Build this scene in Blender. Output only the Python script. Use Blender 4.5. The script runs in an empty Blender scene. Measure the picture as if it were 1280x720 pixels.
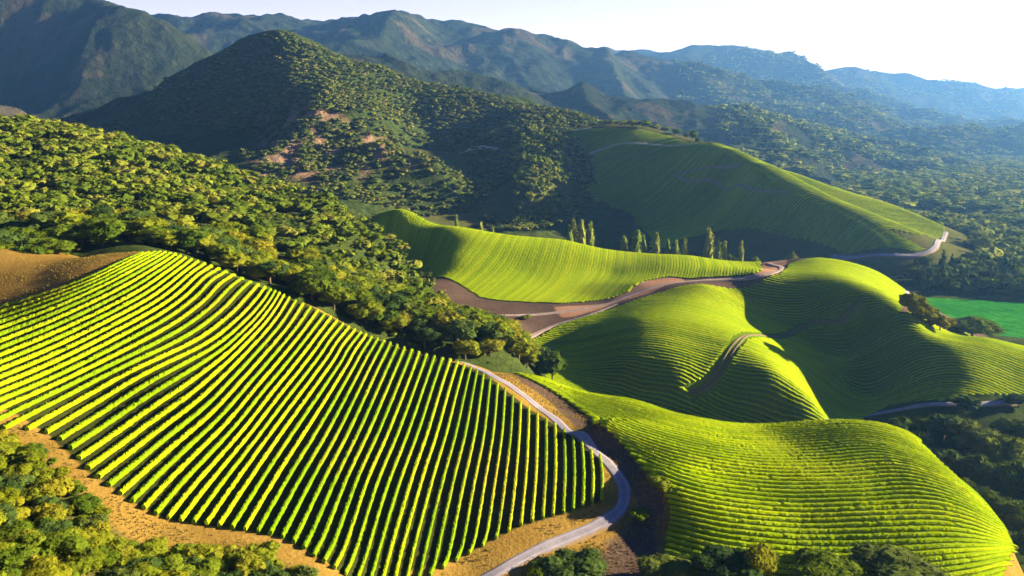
import bpy, math, random
import numpy as np
from math import radians as RD
random.seed(7); rng = np.random.default_rng(7)
sc = bpy.context.scene
COL = sc.collection
# ------------------------------------------------------------------ camera model (photo pixels, 1280x720)
F = 1004.6; PITCH = RD(12.0); CZ = 150.0
CP, SP = math.cos(PITCH), math.sin(PITCH)
SUN_AZ, SUN_EL = RD(78.0), RD(15.5)       # azimuth measured from +Y (view direction) towards +X

def ray(u, v):
    r = (u - 640.0) / F; up = (360.0 - v) / F
    y = CP + up * SP
    return r / y, (-SP + up * CP) / y      # X and Z per metre of Y
def P(u, v, Y):
    a, b = ray(u, v); return (a * Y, Y, CZ + b * Y)
def HID(u, Y, below):
    return ((u - 640.0) / F / CP * Y, Y, CZ - below)
def project(x, y, z):
    dz = z - CZ
    d = y * CP - dz * SP; up = y * SP + dz * CP
    return 640 + F * x / d, 360 - F * up / d

# ------------------------------------------------------------------ numpy noise
def _hash(ix, iy, s):
    h = (ix.astype(np.int64) * 374761393 + iy.astype(np.int64) * 668265263 + s * 1442695041) & 0xffffffff
    h = ((h ^ (h >> 13)) * 1274126177) & 0xffffffff
    return ((h ^ (h >> 16)) & 0xffff) / 65535.0
def vnoise(x, y, s=0):
    x = np.asarray(x, float); y = np.asarray(y, float)
    ix = np.floor(x); iy = np.floor(y); fx = x - ix; fy = y - iy
    fx = fx * fx * fx * (fx * (fx * 6 - 15) + 10); fy = fy * fy * fy * (fy * (fy * 6 - 15) + 10)
    a = _hash(ix, iy, s); b = _hash(ix + 1, iy, s); c = _hash(ix, iy + 1, s); d = _hash(ix + 1, iy + 1, s)
    return (a * (1 - fx) + b * fx) * (1 - fy) + (c * (1 - fx) + d * fx) * fy
def fbm(x, y, octv=4, s=0):
    t = 0; a = .5
    for k in range(octv):
        t = t + a * (vnoise(x, y, s + k * 17) - .5); a *= .5
        x, y = x * 1.62 + y * 1.18 + 3.1, y * 1.62 - x * 1.18 + 7.7
    return t * 2
def ridged(x, y, octv=5, s=0):
    t = 0; a = .5
    for k in range(octv):
        n = 1 - np.abs(2 * vnoise(x, y, s + k * 13) - 1); t = t + a * n * n; a *= .5
        x, y = x * 1.62 + y * 1.18 + 3.1, y * 1.62 - x * 1.18 + 7.7
    return t

# ------------------------------------------------------------------ hills: thin plate splines through surveyed points
class Hill:
    def __init__(s, pts, crest, noise=None, S=100.0, reach=.16, iters=7, smooth=0.0):
        s.S = S; s.noise = noise; s.smooth = smooth
        s.cr = list(crest)
        c = [P(*q) for q in crest]
        s.p = np.array(c + list(pts), float)
        s.fit()
        for it in range(iters if crest else 0):
            for i, (u, v, Y) in enumerate(crest):
                Ys = np.linspace(Y * (1 - reach), Y * (1 + reach), 60)
                a = c[i][0] / c[i][1]
                zz = s(a * Ys, Ys)
                va = project(a * Ys, Ys, zz)[1]
                s.p[i, 2] += (va.min() - v) * Y / F * .8
            s.fit()
    def fit(s):
        X = s.p[:, :2] / s.S; n = len(X)
        d = np.linalg.norm(X[:, None] - X[None], axis=2)
        K = np.where(d > 0, d * d * np.log(d + 1e-12), 0) + np.eye(n) * s.smooth
        A = np.zeros((n + 3, n + 3)); A[:n, :n] = K; A[:n, n] = 1; A[:n, n+1:] = X; A[n, :n] = 1; A[n+1:, :n] = X.T
        b = np.zeros(n + 3)
        b[:n] = s.p[:, 2]
        if s.noise is not None: b[:n] -= 0
        s.w = np.linalg.solve(A, b)
    def __call__(s, x, y):
        x = np.asarray(x, float); y = np.asarray(y, float); sh = x.shape
        xf = x.ravel() / s.S; yf = y.ravel() / s.S
        out = s.w[-3] + s.w[-2] * xf + s.w[-1] * yf
        X = s.p[:, :2] / s.S
        for i in range(len(X)):
            r2 = (xf - X[i, 0]) ** 2 + (yf - X[i, 1]) ** 2
            out += s.w[i] * .5 * r2 * np.log(r2 + 1e-12)
        out = out.reshape(sh)
        if s.noise is not None: out = out + s.noise(x, y)
        return out
    def hit(s, u, v, Y0, Y1, n=500):
        """where the line of sight meets this hill; past its crest: a little behind the crest"""
        a, b = ray(u, v); Ys = np.geomspace(Y0, Y1, n)
        g = CZ + b * Ys - s(a * Ys, Ys)
        k = np.where((g[:-1] > 0) & (g[1:] <= 0))[0]
        if len(k):
            k = k[0]; t = g[k] / (g[k] - g[k+1]); Y = Ys[k] + t * (Ys[k+1] - Ys[k])
        else:
            Y = Ys[np.argmin(g / Ys)] * 1.012
        return np.array([a * Y, Y])

# ---- front hill: striped vineyard, road, right hand vineyard
front = Hill([P(*q) for q in [
    (-150,520,165),(0,510,180),(0,450,215),(0,385,258),(0,350,277),(-150,400,250),(90,347,271),(-150,340,285),
    (110,600,153),(200,655,146),(120,520,190),(200,480,207),(300,420,247),(300,550,186),(353,673,147),(430,500,222),
    (600,560,201),(500,640,166),(650,498,255),(705,540,224),(750,572,206),(751,628,183),(651,658,172),(573,700,160),(620,718,155),(500,760,140),
    (640,470,283),(715,530,233),(786,625,186),(755,660,175),(775,600,196),(800,600,193),(740,535,228),
    (760,560,212),(800,690,168),(800,650,178),
    (760,532,216),(820,595,188),(838,640,178),(830,715,160),
    (1000,600,192),(1000,650,177),(1000,710,159),(900,600,190),(900,680,166),(1100,600,192),(1150,650,175),(1200,700,162),(1280,740,165),
    (0,720,110),(0,600,147),(200,720,125),(330,700,136),(420,722,137),(-150,720,105),(-150,600,140)]] +
    [HID(*q) for q in [(900,262,104),(1000,265,108),(1100,265,110),(1250,225,122),(1350,190,126),(1400,160,120),(240,335,66),(330,335,78),(400,335,90),
    (520,335,102),(600,335,106),(700,300,104),(800,285,106),(750,305,122),(850,295,126),(950,295,128),(1050,305,132),(650,325,112),(720,335,126),(840,335,134),(120,320,56),(0,310,50),(190,330,60),
    (640,60,90),(200,60,75),(1000,60,98),(0,60,70),(1300,60,104)]],
    [(190,315,300),(240,325,300),(320,357,300),(400,387,298),(450,415,297),(520,441,296),(580,456,293),
     (700,485,260),(800,508,240),(900,531,224),(1000,533,219),(1060,528,227),(1110,534,229),(1160,560,223),(1200,598,207),(1250,652,194)],
    noise=lambda x, y: .5 * fbm(x / 22, y / 22, 3, 5), reach=.09)

# ---- middle hills
mid = Hill([P(*q) for q in [
    (1130,380,462),(1010,349,500),(1060,371,462),(980,338,525),(1130,395,426),(1100,383,445),(1150,430,404),
    (1280,500,358),(1180,508,354),(1095,515,378),(1040,523,370),(1200,458,380),(1280,465,376),
    (1060,435,440),(1000,400,470),(940,372,495),(1085,492,403),(1000,430,446),(1040,460,418),(965,478,374),(1015,505,366),(915,462,386),(930,500,372),
    (880,358,494),(870,430,405),(935,420,420),(850,478,380),(800,488,382),(850,500,374),(900,512,370),(800,400,434),(740,440,416),(660,430,437),(700,462,402),(780,462,392),(760,392,468),(820,368,488),(950,346,508),
    (900,525,364),(970,525,362),(760,478,388),
    (520,356,522),(600,373,502),(700,380,492),(760,374,496),(800,356,512),(860,349,518),(560,325,560),(650,340,552),(760,342,560),(500,300,622),(500,335,600),
    (470,315,625),(560,395,468),(640,415,440),(680,400,466),(500,375,535),(600,430,420)]] +
    [HID(*q) for q in [(560,665,104),(660,660,112),(760,655,116),(860,650,120),(470,680,84),(950,640,124),(1040,640,134),(1140,600,142),(1175,462,126),(1250,520,146),(1400,500,146),
    (1200,300,146),(1000,300,140),(800,300,132),(600,350,118),(640,330,122),(1450,400,145),(380,640,88),(380,500,100),(250,600,80),(250,400,100)]],
    [(474,268,640),(500,262,640),(560,283,615),(620,292,606),(700,300,602),(780,315,592),(860,320,584),(950,328,560),
     (1000,323,568),(1050,326,570),(1100,342,560),(1130,362,545),(1170,408,420),(1230,423,408),(1290,436,400),(1380,455,390)],
    noise=lambda x, y: .6 * fbm(x / 35, y / 35, 3, 9), reach=.07)

# ---- far vineyard hill
far = Hill([P(*q) for q in [
    (910,190,1003),(940,208,945),(1000,242,875),(1050,266,835),(1100,288,800),(1150,310,770),(1165,317,762),
    (760,310,915),(700,285,985),(850,312,880),(950,322,835),(1050,322,795),(800,240,1045),(720,225,1120),(900,245,965),(1000,290,845),(640,285,960),
    (850,200,1060),(760,195,1120),(660,205,1160),(620,250,1100),(665,200,1090),(680,250,990),(1100,280,885),(1160,296,850),(690,190,1170),(600,250,1010),(1060,262,900),(1000,232,960)]] +
    [HID(*q) for q in [(700,1450,70),(800,1400,80),(900,1300,110),(1000,1180,135),(1100,1100,145),(1200,1000,148),(1250,900,148),(600,1300,60),
    (1200,740,150),(1000,715,146),(800,760,142),(600,860,135),(560,1160,60),(1300,760,150)]],
    [(690,166,1220),(760,155,1210),(800,157,1180),(860,172,1090),(885,177,1060),(940,196,1030),(1000,219,1000),(1060,240,970),(1120,258,940),(1178,284,890)],
    noise=lambda x, y: 1.5 * fbm(x / 70, y / 70, 3, 3), reach=.05)

# ---- left forest hillside
wood = Hill([P(*q) for q in [
    (0,355,290),(100,335,300),(180,312,318),(-150,350,290),(240,325,330),(320,352,330),(400,384,330),(500,430,330),(560,446,330),(620,446,345),(640,446,352),
    (0,280,380),(0,210,500),(100,260,430),(200,250,450),(300,290,430),(300,330,370),(400,330,420),(480,370,410),(560,410,395),(400,280,510),(-150,250,400),
    (460,300,500),(500,345,475),(350,255,560),(560,395,440),(600,408,430)]] +
    [HID(*q) for q in [(0,800,50),(150,800,60),(300,760,80),(400,700,88),(480,620,104),(540,540,116),(620,480,128),(700,420,142),(560,300,112),(700,380,136),(-200,800,40),(690,360,136),(520,520,114)]],
    [(-150,140,640),(0,158,640),(80,165,640),(160,182,630),(240,205,615),(300,222,600),(380,245,590),(440,268,570)],
    noise=lambda x, y: 3.5 * fbm(x / 45, y / 45, 4, 21) , reach=.12)

# ---- big mountain
def mn(x, y):
    g = np.exp(-(((x + 200) / 150) ** 2 + ((y - 1130) / 130) ** 2))
    return g * 34 * (ridged(x / 62 + 2.2, y / 260 + .4, 4, 37) - .5) + 26 * (ridged(x / 210 + .3, y / 330, 4, 31) - .45) + 5 * fbm(x / 40, y / 40, 3, 4)
mount = Hill([P(*q) for q in [
    (0,205,1000),(200,225,940),(340,232,930),(450,250,900),(560,275,960),(620,285,890),(690,270,960),(740,250,1050),
    (350,105,1330),(365,60,1470),(400,125,1230),(450,165,1140),(540,198,1020),(500,182,1070),
    (200,150,1400),(280,130,1420),(280,190,1160),(330,170,1220),(380,190,1060),(120,180,1150),
    (520,145,1400),(580,185,1290),(460,125,1330),(620,170,1200),(650,150,1290),(560,235,1120),(640,215,1090),
    (440,215,980),(480,215,990)]] +
    [HID(*q) for q in [(350,1750,-60),(500,1800,-40),(700,1800,20),(200,1700,-40),(0,1700,20),(-200,1600,20),(-200,1000,60),(900,1700,120),(850,1400,120),(0,820,80),(300,780,100),(500,780,124),(650,800,135)]],
    [(-100,160,1350),(0,160,1380),(90,150,1400),(150,128,1430),(200,103,1450),(240,80,1480),(285,58,1500),(320,42,1500),(345,37,1500),(370,42,1500),(420,66,1490),(470,84,1470),(520,99,1450),(570,108,1430),(620,117,1410),(680,133,1400),(760,156,1380)],
    noise=mn, reach=.1, iters=12)

def rn(A, L, s): return lambda x, y: A * (.75 * (ridged(x / L, y / L * .7, 4, s) - .5) + .5 * fbm(x / L * 1.3, y / L, 6, s + 2) + .035 * fbm(x / L * 22, y / L * 22, 2, s + 4))
back = Hill([P(*q) for q in [(0,170,2350),(200,160,2000),(300,140,2200),(0,60,2720),(50,100,2550),(110,60,2500),(0,110,2600),(200,70,2550),(160,110,2250),(-150,100,2100),(250,100,2500)]] +
    [HID(*q) for q in [(0,3400,-120),(200,3500,0),(300,3000,0),(420,2600,50),(450,3200,60),(-200,3400,-100),(350,2200,60)]],
    [(-150,-70,2800),(0,-40,2850),(80,-14,2900),(130,0,2900),(165,10,2900),(200,24,2850),(235,42,2750),(265,68,2650)],
    noise=rn(150, 520, 51), S=400, reach=.12, iters=14)
def rng_hill(crest, Y, drop, n, S=800):
    cr = [(u, v, Y) for u, v in crest]
    us = np.linspace(-300, 1600, 9)
    vv = lambda u: np.interp(u, [c[0] for c in crest], [c[1] for c in crest])
    pts = [P(u, vv(u) + drop, Y * .72) for u in us] + [P(u, vv(u) + drop * .45, Y * .87) for u in us] + [HID(u, Y * 1.3, 60) for u in us]
    return Hill(pts, cr, noise=n, S=S, reach=.14, iters=14, smooth=.0005)
rangeA = rng_hill([(-300,20),(100,25),(180,18),(230,21),(280,17),(340,18),(390,25),(440,21),(480,14),(520,18),(560,25),(640,35),(700,48),(760,60),(820,72),(900,88),(980,102),(1060,118),(1140,135),(1240,152),(1400,170)], 4300, 90, rn(260, 900, 61))
rangeB = rng_hill([(-300,60),(400,60),(600,55),(700,54),(760,59),(810,62),(870,56),(930,58),(1000,71),(1060,84),(1120,92),(1180,101),(1280,110),(1450,130)], 6800, 60, rn(300, 1400, 71), 1200)
rangeC = rng_hill([(-300,130),(300,110),(420,70),(500,75),(560,88),(640,104),(700,114),(780,122),(850,124),(910,134),(980,150),(1060,167),(1150,186),(1300,205)], 2500, 70, rn(110, 450, 81), 500)
FLOOR = 4.0
def floor_z(x, y): return FLOOR + 2.5 * fbm(x / 260, y / 260, 3, 77) + np.asarray(x) * 0
ALL = [front, mid, far, wood, mount, back, rangeA, rangeB, rangeC]
RNG_ = {front: (50, 345), mid: (290, 690), far: (690, 1450), wood: (255, 820), mount: (760, 1850), back: (1750, 3600), rangeC: (1700, 3300), rangeA: (2900, 5600), rangeB: (4600, 8800)}
def H(x, y, skip=()):
    x = np.asarray(x, float); y = np.asarray(y, float)
    z = floor_z(x, y)
    for h, (a, b) in RNG_.items():
        if h in skip: continue
        m = (y >= a) & (y <= b)
        if m.any():
            zz = np.full(x.shape, -1e9); zz[m] = h(x[m], y[m]); z = np.maximum(z, zz)
    return z
def Hx(h, x, y): return h(np.atleast_1d(x), np.atleast_1d(y))

def poly(h, pts):
    a, b = RNG_[h] if h in RNG_ else (400, 4000)
    return np.array([h.hit(u, v, a, b) for u, v in pts])
def sdf(pg, x, y):
    """signed distance to a ground polygon, positive inside"""
    x = x.ravel(); y = y.ravel(); d = np.full(x.shape, 1e18); ins = np.zeros(x.shape, bool)
    for i in range(len(pg)):
        ax, ay = pg[i - 1]; bx, by = pg[i]; ex, ey = bx - ax, by - ay
        t = np.clip(((x - ax) * ex + (y - ay) * ey) / (ex * ex + ey * ey + 1e-9), 0, 1)
        d = np.minimum(d, (x - ax - t * ex) ** 2 + (y - ay - t * ey) ** 2)
        c = ((ay > y) != (by > y)) & (x < (bx - ax) * (y - ay) / (by - ay + 1e-12) + ax); ins ^= c
    d = np.sqrt(d); return np.where(ins, d, -d)
def smooth_line(p, step):
    p = np.asarray(p, float); q = np.vstack([2 * p[0] - p[1], p, 2 * p[-1] - p[-2]]); out = []
    for i in range(1, len(q) - 2):
        n = max(2, int(np.linalg.norm(q[i+1] - q[i]) / step)); t = np.linspace(0, 1, n, endpoint=False)[:, None]
        a, b, c, d = q[i-1], q[i], q[i+1], q[i+2]
        out.append(.5 * (2*b + (c-a)*t + (2*a-5*b+4*c-d)*t*t + (3*b-a-3*c+d)*t**3))
    return np.vstack(out + [p[-1:]])

# ------------------------------------------------------------------ materials
def mat(name):
    m = bpy.data.materials.new(name); m.use_nodes = True; nt = m.node_tree; nt.nodes.clear()
    o = nt.nodes.new('ShaderNodeOutputMaterial'); return m, nt, o
def nnoise(nt, scale, detail=4, rough=.55, coord='Object', vec=None, dist=0):
    if vec is None:
        tc = nt.nodes.new('ShaderNodeTexCoord'); vec = tc.outputs[coord]
    n = nt.nodes.new('ShaderNodeTexNoise'); n.inputs['Scale'].default_value = scale; n.inputs['Detail'].default_value = detail
    n.inputs['Roughness'].default_value = rough; n.inputs['Distortion'].default_value = dist
    nt.links.new(vec, n.inputs['Vector']); return n.outputs['Fac']
ALB = .75
def ramp(nt, fac, stops, k=1.0):
    r = nt.nodes.new('ShaderNodeValToRGB'); e = r.color_ramp.elements
    while len(e) < len(stops): e.new(.5)
    for i, (p, c) in enumerate(stops): e[i].position = p; e[i].color = (*[x * k for x in c], 1)
    nt.links.new(fac, r.inputs[0]); return r.outputs[0]
def mixc(nt, fac, a, b, mode='MIX'):
    n = nt.nodes.new('ShaderNodeMix'); n.data_type = 'RGBA'; n.blend_type = mode
    for s, v in ((0, fac), (6, a), (7, b)):
        if isinstance(v, (int, float)): n.inputs[s].default_value = v
        elif isinstance(v, tuple): n.inputs[s].default_value = (*v, 1)
        else: nt.links.new(v, n.inputs[s])
    return n.outputs[2]
def math_(nt, op, a, b=0.0, c=None, clamp=False):
    n = nt.nodes.new('ShaderNodeMath'); n.operation = op; n.use_clamp = clamp
    for s, v in ((0, a), (1, b), (2, c)):
        if v is None: continue
        if isinstance(v, (int, float)): n.inputs[s].default_value = v
        else: nt.links.new(v, n.inputs[s])
    return n.outputs[0]
def attr(nt, name, kind='GEOMETRY'):
    a = nt.nodes.new('ShaderNodeAttribute'); a.attribute_name = name; a.attribute_type = kind; return a.outputs['Fac']

SOIL = dict(
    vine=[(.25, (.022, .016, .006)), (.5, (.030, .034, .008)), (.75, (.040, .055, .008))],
    vinegreen=[(.25, (.05, .085, .004)), (.5, (.085, .14, .004)), (.75, (.13, .19, .006))],
    straw=[(.25, (.12, .075, .014)), (.5, (.19, .115, .024)), (.75, (.28, .18, .045))],
    clay=[(.25, (.22, .11, .06)), (.5, (.30, .16, .09)), (.75, (.36, .22, .13))],
    shaded_earth=[(.25, (.045, .030, .022)), (.5, (.08, .052, .038)), (.75, (.13, .085, .06))],  # bare soil, darkened to carry shade the middle hill's low relief doesn't cast
    scrub=[(.25, (.025, .032, .008)), (.5, (.06, .065, .016)), (.75, (.13, .10, .035))],
    forest=[(.3, (.012, .020, .006)), (.5, (.030, .045, .010)), (.7, (.07, .085, .02))],
    farwood=[(.25, (.008, .012, .008)), (.5, (.016, .022, .011)), (.75, (.038, .042, .020))],
    rock=[(.25, (.16, .08, .05)), (.5, (.26, .15, .10)), (.75, (.36, .25, .18))],
    lawn=[(.30, (.010, .09, .010)), (.5, (.02, .15, .012)), (.70, (.05, .21, .02))],
    grass=[(.25, (.07, .10, .01)), (.5, (.12, .16, .02)), (.75, (.20, .22, .035))],
)
def ground_mat(name, base, zones, fine=.8, bump=.5, rocky=None):
    """base colour family plus zones [(attribute, family, softness m, wobble m)]"""
    m, nt, o = mat(name)
    n1 = nnoise(nt, fine, 6, .65); n2 = nnoise(nt, fine * .09, 4, .6)
    mx = math_(nt, 'ADD', math_(nt, 'MULTIPLY', n1, .6), math_(nt, 'MULTIPLY', n2, .4))
    c = ramp(nt, mx, SOIL[base], ALB); w = nnoise(nt, .35, 4, .6)
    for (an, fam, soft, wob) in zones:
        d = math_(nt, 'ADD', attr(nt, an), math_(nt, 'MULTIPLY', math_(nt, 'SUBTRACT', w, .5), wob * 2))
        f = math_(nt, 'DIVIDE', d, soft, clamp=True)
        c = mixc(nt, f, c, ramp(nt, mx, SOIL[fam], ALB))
    if rocky:
        c = mixc(nt, math_(nt, 'MULTIPLY', attr(nt, rocky), 1.0, clamp=True), c, ramp(nt, mx, SOIL['rock'], ALB))
    b = nt.nodes.new('ShaderNodeBsdfPrincipled'); b.inputs['Roughness'].default_value = .95; b.inputs['Specular IOR Level'].default_value = 0
    nt.links.new(c, b.inputs['Base Color'])
    bp = nt.nodes.new('ShaderNodeBump'); bp.inputs['Strength'].default_value = bump; bp.inputs['Distance'].default_value = .6 / fine
    nt.links.new(n1, bp.inputs['Height']); nt.links.new(bp.outputs[0], b.inputs['Normal'])
    nt.links.new(b.outputs[0], o.inputs[0]); return m
def leaf_mat(name, stops, trans=.35, rnd='obj', patch=None):
    m, nt, o = mat(name)
    if rnd == 'obj':
        oi = nt.nodes.new('ShaderNodeObjectInfo'); r = oi.outputs['Random']
    else: r = attr(nt, rnd)
    n = nnoise(nt, .9, 5, .75)
    fac = math_(nt, 'ADD', math_(nt, 'MULTIPLY', r, .55), math_(nt, 'MULTIPLY', n, .45))
    c = ramp(nt, fac, stops, ALB)
    if patch:
        geo = nt.nodes.new('ShaderNodeNewGeometry')
        pn = nnoise(nt, patch[0], 5, .65, vec=geo.outputs['Position'])
        c = mixc(nt, ramp(nt, pn, [(patch[2], (0, 0, 0)), (patch[3], (1, 1, 1))]), c, tuple(x * ALB for x in patch[1]))
    d = nt.nodes.new('ShaderNodeBsdfDiffuse'); t = nt.nodes.new('ShaderNodeBsdfTranslucent'); mx = nt.nodes.new('ShaderNodeMixShader')
    mx.inputs[0].default_value = trans
    nt.links.new(c, d.inputs[0]); nt.links.new(mixc(nt, .5, c, (.55, .75, .05), 'MULTIPLY') if 0 else c, t.inputs[0])
    nt.links.new(d.outputs[0], mx.inputs[1]); nt.links.new(t.outputs[0], mx.inputs[2]); nt.links.new(mx.outputs[0], o.inputs[0]); return m
def plain_mat(name, stops, scale=3, rough=.9):
    m, nt, o = mat(name); c = ramp(nt, nnoise(nt, scale, 5, .6), stops, ALB)
    b = nt.nodes.new('ShaderNodeBsdfPrincipled'); b.inputs['Roughness'].default_value = rough; b.inputs['Specular IOR Level'].default_value = .15
    nt.links.new(c, b.inputs['Base Color']); nt.links.new(b.outputs[0], o.inputs[0]); return m

M_vine = leaf_mat('vine_leaves', [(.2, (.12, .22, .003)), (.5, (.21, .31, .004)), (.8, (.34, .40, .006))], .35, patch=(.02, (.36, .27, .02), .50, .80))
M_vine2 = leaf_mat('vine_leaves_lush', [(.2, (.20, .31, .003)), (.5, (.31, .42, .003)), (.8, (.43, .50, .004))], .38, rnd='tint', patch=(.014, (.24, .27, .008), .50, .85))
M_oak = leaf_mat('oak_leaves', [(.15, (.030, .060, .006)), (.45, (.09, .125, .008)), (.7, (.16, .175, .010)), (.9, (.20, .16, .025))], .25)
M_oak2 = leaf_mat('oak_leaves_dark', [(.15, (.020, .042, .010)), (.5, (.05, .08, .016)), (.85, (.10, .12, .02))], .22)
M_yel = leaf_mat('golden_leaves', [(.2, (.08, .11, .006)), (.5, (.15, .155, .008)), (.8, (.21, .185, .013))], .3)
M_pop = leaf_mat('poplar_leaves', [(.2, (.10, .16, .02)), (.5, (.18, .23, .03)), (.8, (.26, .28, .045))], .3)
M_mass = leaf_mat('woodland_leaves', [(.15, (.045, .075, .008)), (.42, (.08, .115, .010)), (.62, (.125, .155, .014)), (.80, (.16, .155, .024)), (.92, (.20, .14, .04))], .22, rnd='tint')
M_massd = leaf_mat('mountain_leaves', [(.15, (.040, .060, .012)), (.45, (.080, .105, .014)), (.7, (.12, .13, .022)), (.9, (.18, .13, .05))], .2, rnd='tint')
M_valley = leaf_mat('valley_leaves', [(.15, (.04, .075, .014)), (.5, (.12, .16, .02)), (.8, (.24, .25, .03))], .22, rnd='tint')
M_bark = plain_mat('bark', [(.3, (.05, .035, .022)), (.7, (.13, .095, .065))], 4)
def road_mat():
    m, nt, o = mat('road_gravel'); n = nnoise(nt, .8, 6, .65); n2 = nnoise(nt, .16, 4, .6); ac = attr(nt, 'across')
    c = ramp(nt, math_(nt, 'ADD', math_(nt, 'MULTIPLY', n, .5), math_(nt, 'MULTIPLY', n2, .5)), [(.3, (.12, .105, .125)), (.5, (.19, .17, .195)), (.7, (.28, .25, .27))], ALB)
    wheel = math_(nt, 'SUBTRACT', 1.0, math_(nt, 'MULTIPLY', math_(nt, 'ABSOLUTE', math_(nt, 'SUBTRACT', ac, .42)), 6.0), clamp=True)
    c = mixc(nt, math_(nt, 'MULTIPLY', wheel, .45), c, (.25, .23, .245))
    edge = math_(nt, 'MULTIPLY', math_(nt, 'ADD', math_(nt, 'SUBTRACT', ac, 1.0), math_(nt, 'MULTIPLY', n, .75)), 5.0, clamp=True)
    c = mixc(nt, edge, c, (.13, .085, .035))
    b = nt.nodes.new('ShaderNodeBsdfPrincipled'); b.inputs['Roughness'].default_value = .95; b.inputs['Specular IOR Level'].default_value = .05
    nt.links.new(c, b.inputs['Base Color']); nt.links.new(b.outputs[0], o.inputs[0]); return m
M_road = road_mat()
M_track = plain_mat('pale_dirt', [(.3, (.17, .12, .10)), (.7, (.28, .21, .17))], .4)
M_pale = plain_mat('pale_terrace_dirt', [(.3, (.32, .27, .24)), (.7, (.48, .42, .38))], .2)
M_track2 = plain_mat('trodden_soil', [(.3, (.06, .04, .02)), (.7, (.16, .11, .05))], 1.2)

# ------------------------------------------------------------------ mesh helpers
def mesh_np(name, V, faces, mats, smooth=False, attrs=None, parent=None, link=True, fmat=None):
    """faces: int array (n,3) or (n,4), or a list of such arrays"""
    if not isinstance(faces, (list, tuple)): faces = [faces]
    faces = [np.asarray(f, np.int32) for f in faces if len(f)]
    me = bpy.data.meshes.new(name); V = np.asarray(V, np.float32)
    me.vertices.add(len(V)); me.vertices.foreach_set('co', V.ravel())
    loops = np.concatenate([f.ravel() for f in faces]); tot = np.concatenate([np.full(len(f), f.shape[1], np.int32) for f in faces])
    start = np.concatenate([[0], np.cumsum(tot)[:-1]]).astype(np.int32)
    me.loops.add(len(loops)); me.loops.foreach_set('vertex_index', loops)
    me.polygons.add(len(tot)); me.polygons.foreach_set('loop_start', start)
    me.polygons.foreach_set('use_smooth', np.full(len(tot), smooth, bool))
    for m in (mats if isinstance(mats, (list, tuple)) else [mats]): me.materials.append(m)
    if fmat is not None: me.polygons.foreach_set('material_index', fmat)
    me.update(calc_edges=True)
    for k, a in (attrs or {}).items():
        at = me.attributes.new(k, 'FLOAT', 'POINT'); at.data.foreach_set('value', np.asarray(a, np.float32).ravel())
    if not link: return me
    o = bpy.data.objects.new(name, me); COL.objects.link(o)
    if parent: o.parent = parent
    return o
def tag(o, label=None, cat=None, group=None, kind=None):
    if label: o['label'] = label
    if cat: o['category'] = cat
    if group: o['group'] = group
    if kind: o['kind'] = kind
    return o
def gridfaces(n, m):
    i = np.arange(n - 1)[:, None] * m + np.arange(m - 1)[None]
    return np.stack([i, i + 1, i + m + 1, i + m], -1).reshape(-1, 4)
def hill_mesh(name, h, material, us, Ys, zones=None, extra=None, floor=None):
    a = (us - 640.0) / F / CP
    X = a[None] * Ys[:, None]; Y = np.repeat(Ys[:, None], len(us), 1)
    Z = h(X, Y)
    at = {k: sdf(pg, X, Y) for k, pg in (zones or {}).items()}
    if extra: at.update(extra(X, Y, Z))
    if floor is not None: Z = np.maximum(Z, floor)
    o = mesh_np(name, np.stack([X, Y, Z], -1).reshape(-1, 3), gridfaces(len(Ys), len(us)), material, True, at)
    return tag(o, kind='structure')

# ------------------------------------------------------------------ ground zones traced on the hills
vine_left = [(-60,545),(0,510),(25,521),(58,543),(110,592),(160,627),(212,651),(290,662),(353,674),(395,697),(425,716),(440,735),(490,745),(512,716),(560,702),(607,682),(651,660),(704,644),(740,633),(752,628),(757,600),(752,574),(740,566),(705,537),(672,517),(641,494),(613,472),(588,459),(544,447),(503,437),(458,419),(402,390),(344,364),(285,342),(240,325),(205,317),(180,318),(110,350),(60,368),(0,387),(-60,400)]
vine_right = [(640,466),(700,489),(740,518),(780,555),(815,590),(836,615),(838,650),(828,690),(826,730),(1000,745),(1240,735),(1262,700),(1268,680),(1235,630),(1200,597),(1160,559),(1110,533),(1060,526),(1000,531),(900,530),(800,507),(700,484)]
Z_VL = poly(front, vine_left); Z_VR = poly(front, vine_right)
for i_ in range(17, len(Z_VR)): Z_VR[i_] *= 1.12
for i_ in (0,): Z_VR[i_] *= 1.05
Z_SCR = poly(front, [(-80,540),(0,542),(50,565),(110,625),(180,680),(250,690),(340,694),(420,735),(300,790),(-80,760)])
Z_CLAYF = poly(front, [(760,668),(790,640),(830,640),(836,700),(820,740),(700,740),(730,700)])
Z_EARTHF = poly(front, [(575,452),(640,462),(700,489),(740,518),(790,565),(830,610),(836,650),(800,650),(790,620),(770,590),(730,545),(690,505),(650,478),(600,460)])
g_front = ground_mat('front_hill_ground', 'straw', [('scrub', 'scrub', 2.5, 2), ('shaded_earth', 'shaded_earth', 1.2, 1.2), ('clay', 'shaded_earth', 3, 2.5), ('vine', 'vine', .8, .6), ('vineb', 'vinegreen', .8, .6)], 1.1, .6)
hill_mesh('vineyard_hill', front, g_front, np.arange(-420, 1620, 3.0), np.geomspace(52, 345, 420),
          dict(vine=Z_VL, vineb=Z_VR, scrub=Z_SCR, clay=Z_CLAYF, shaded_earth=Z_EARTHF))
vm_A = [(462,310),(460,282),(474,267),(502,261),(560,281),(620,290),(700,298),(780,313),(860,318),(950,326),(955,338),(945,343),(860,349),(835,346),(805,352),(785,366),(760,374),(700,380),(600,373),(520,356),(490,330)]
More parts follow.
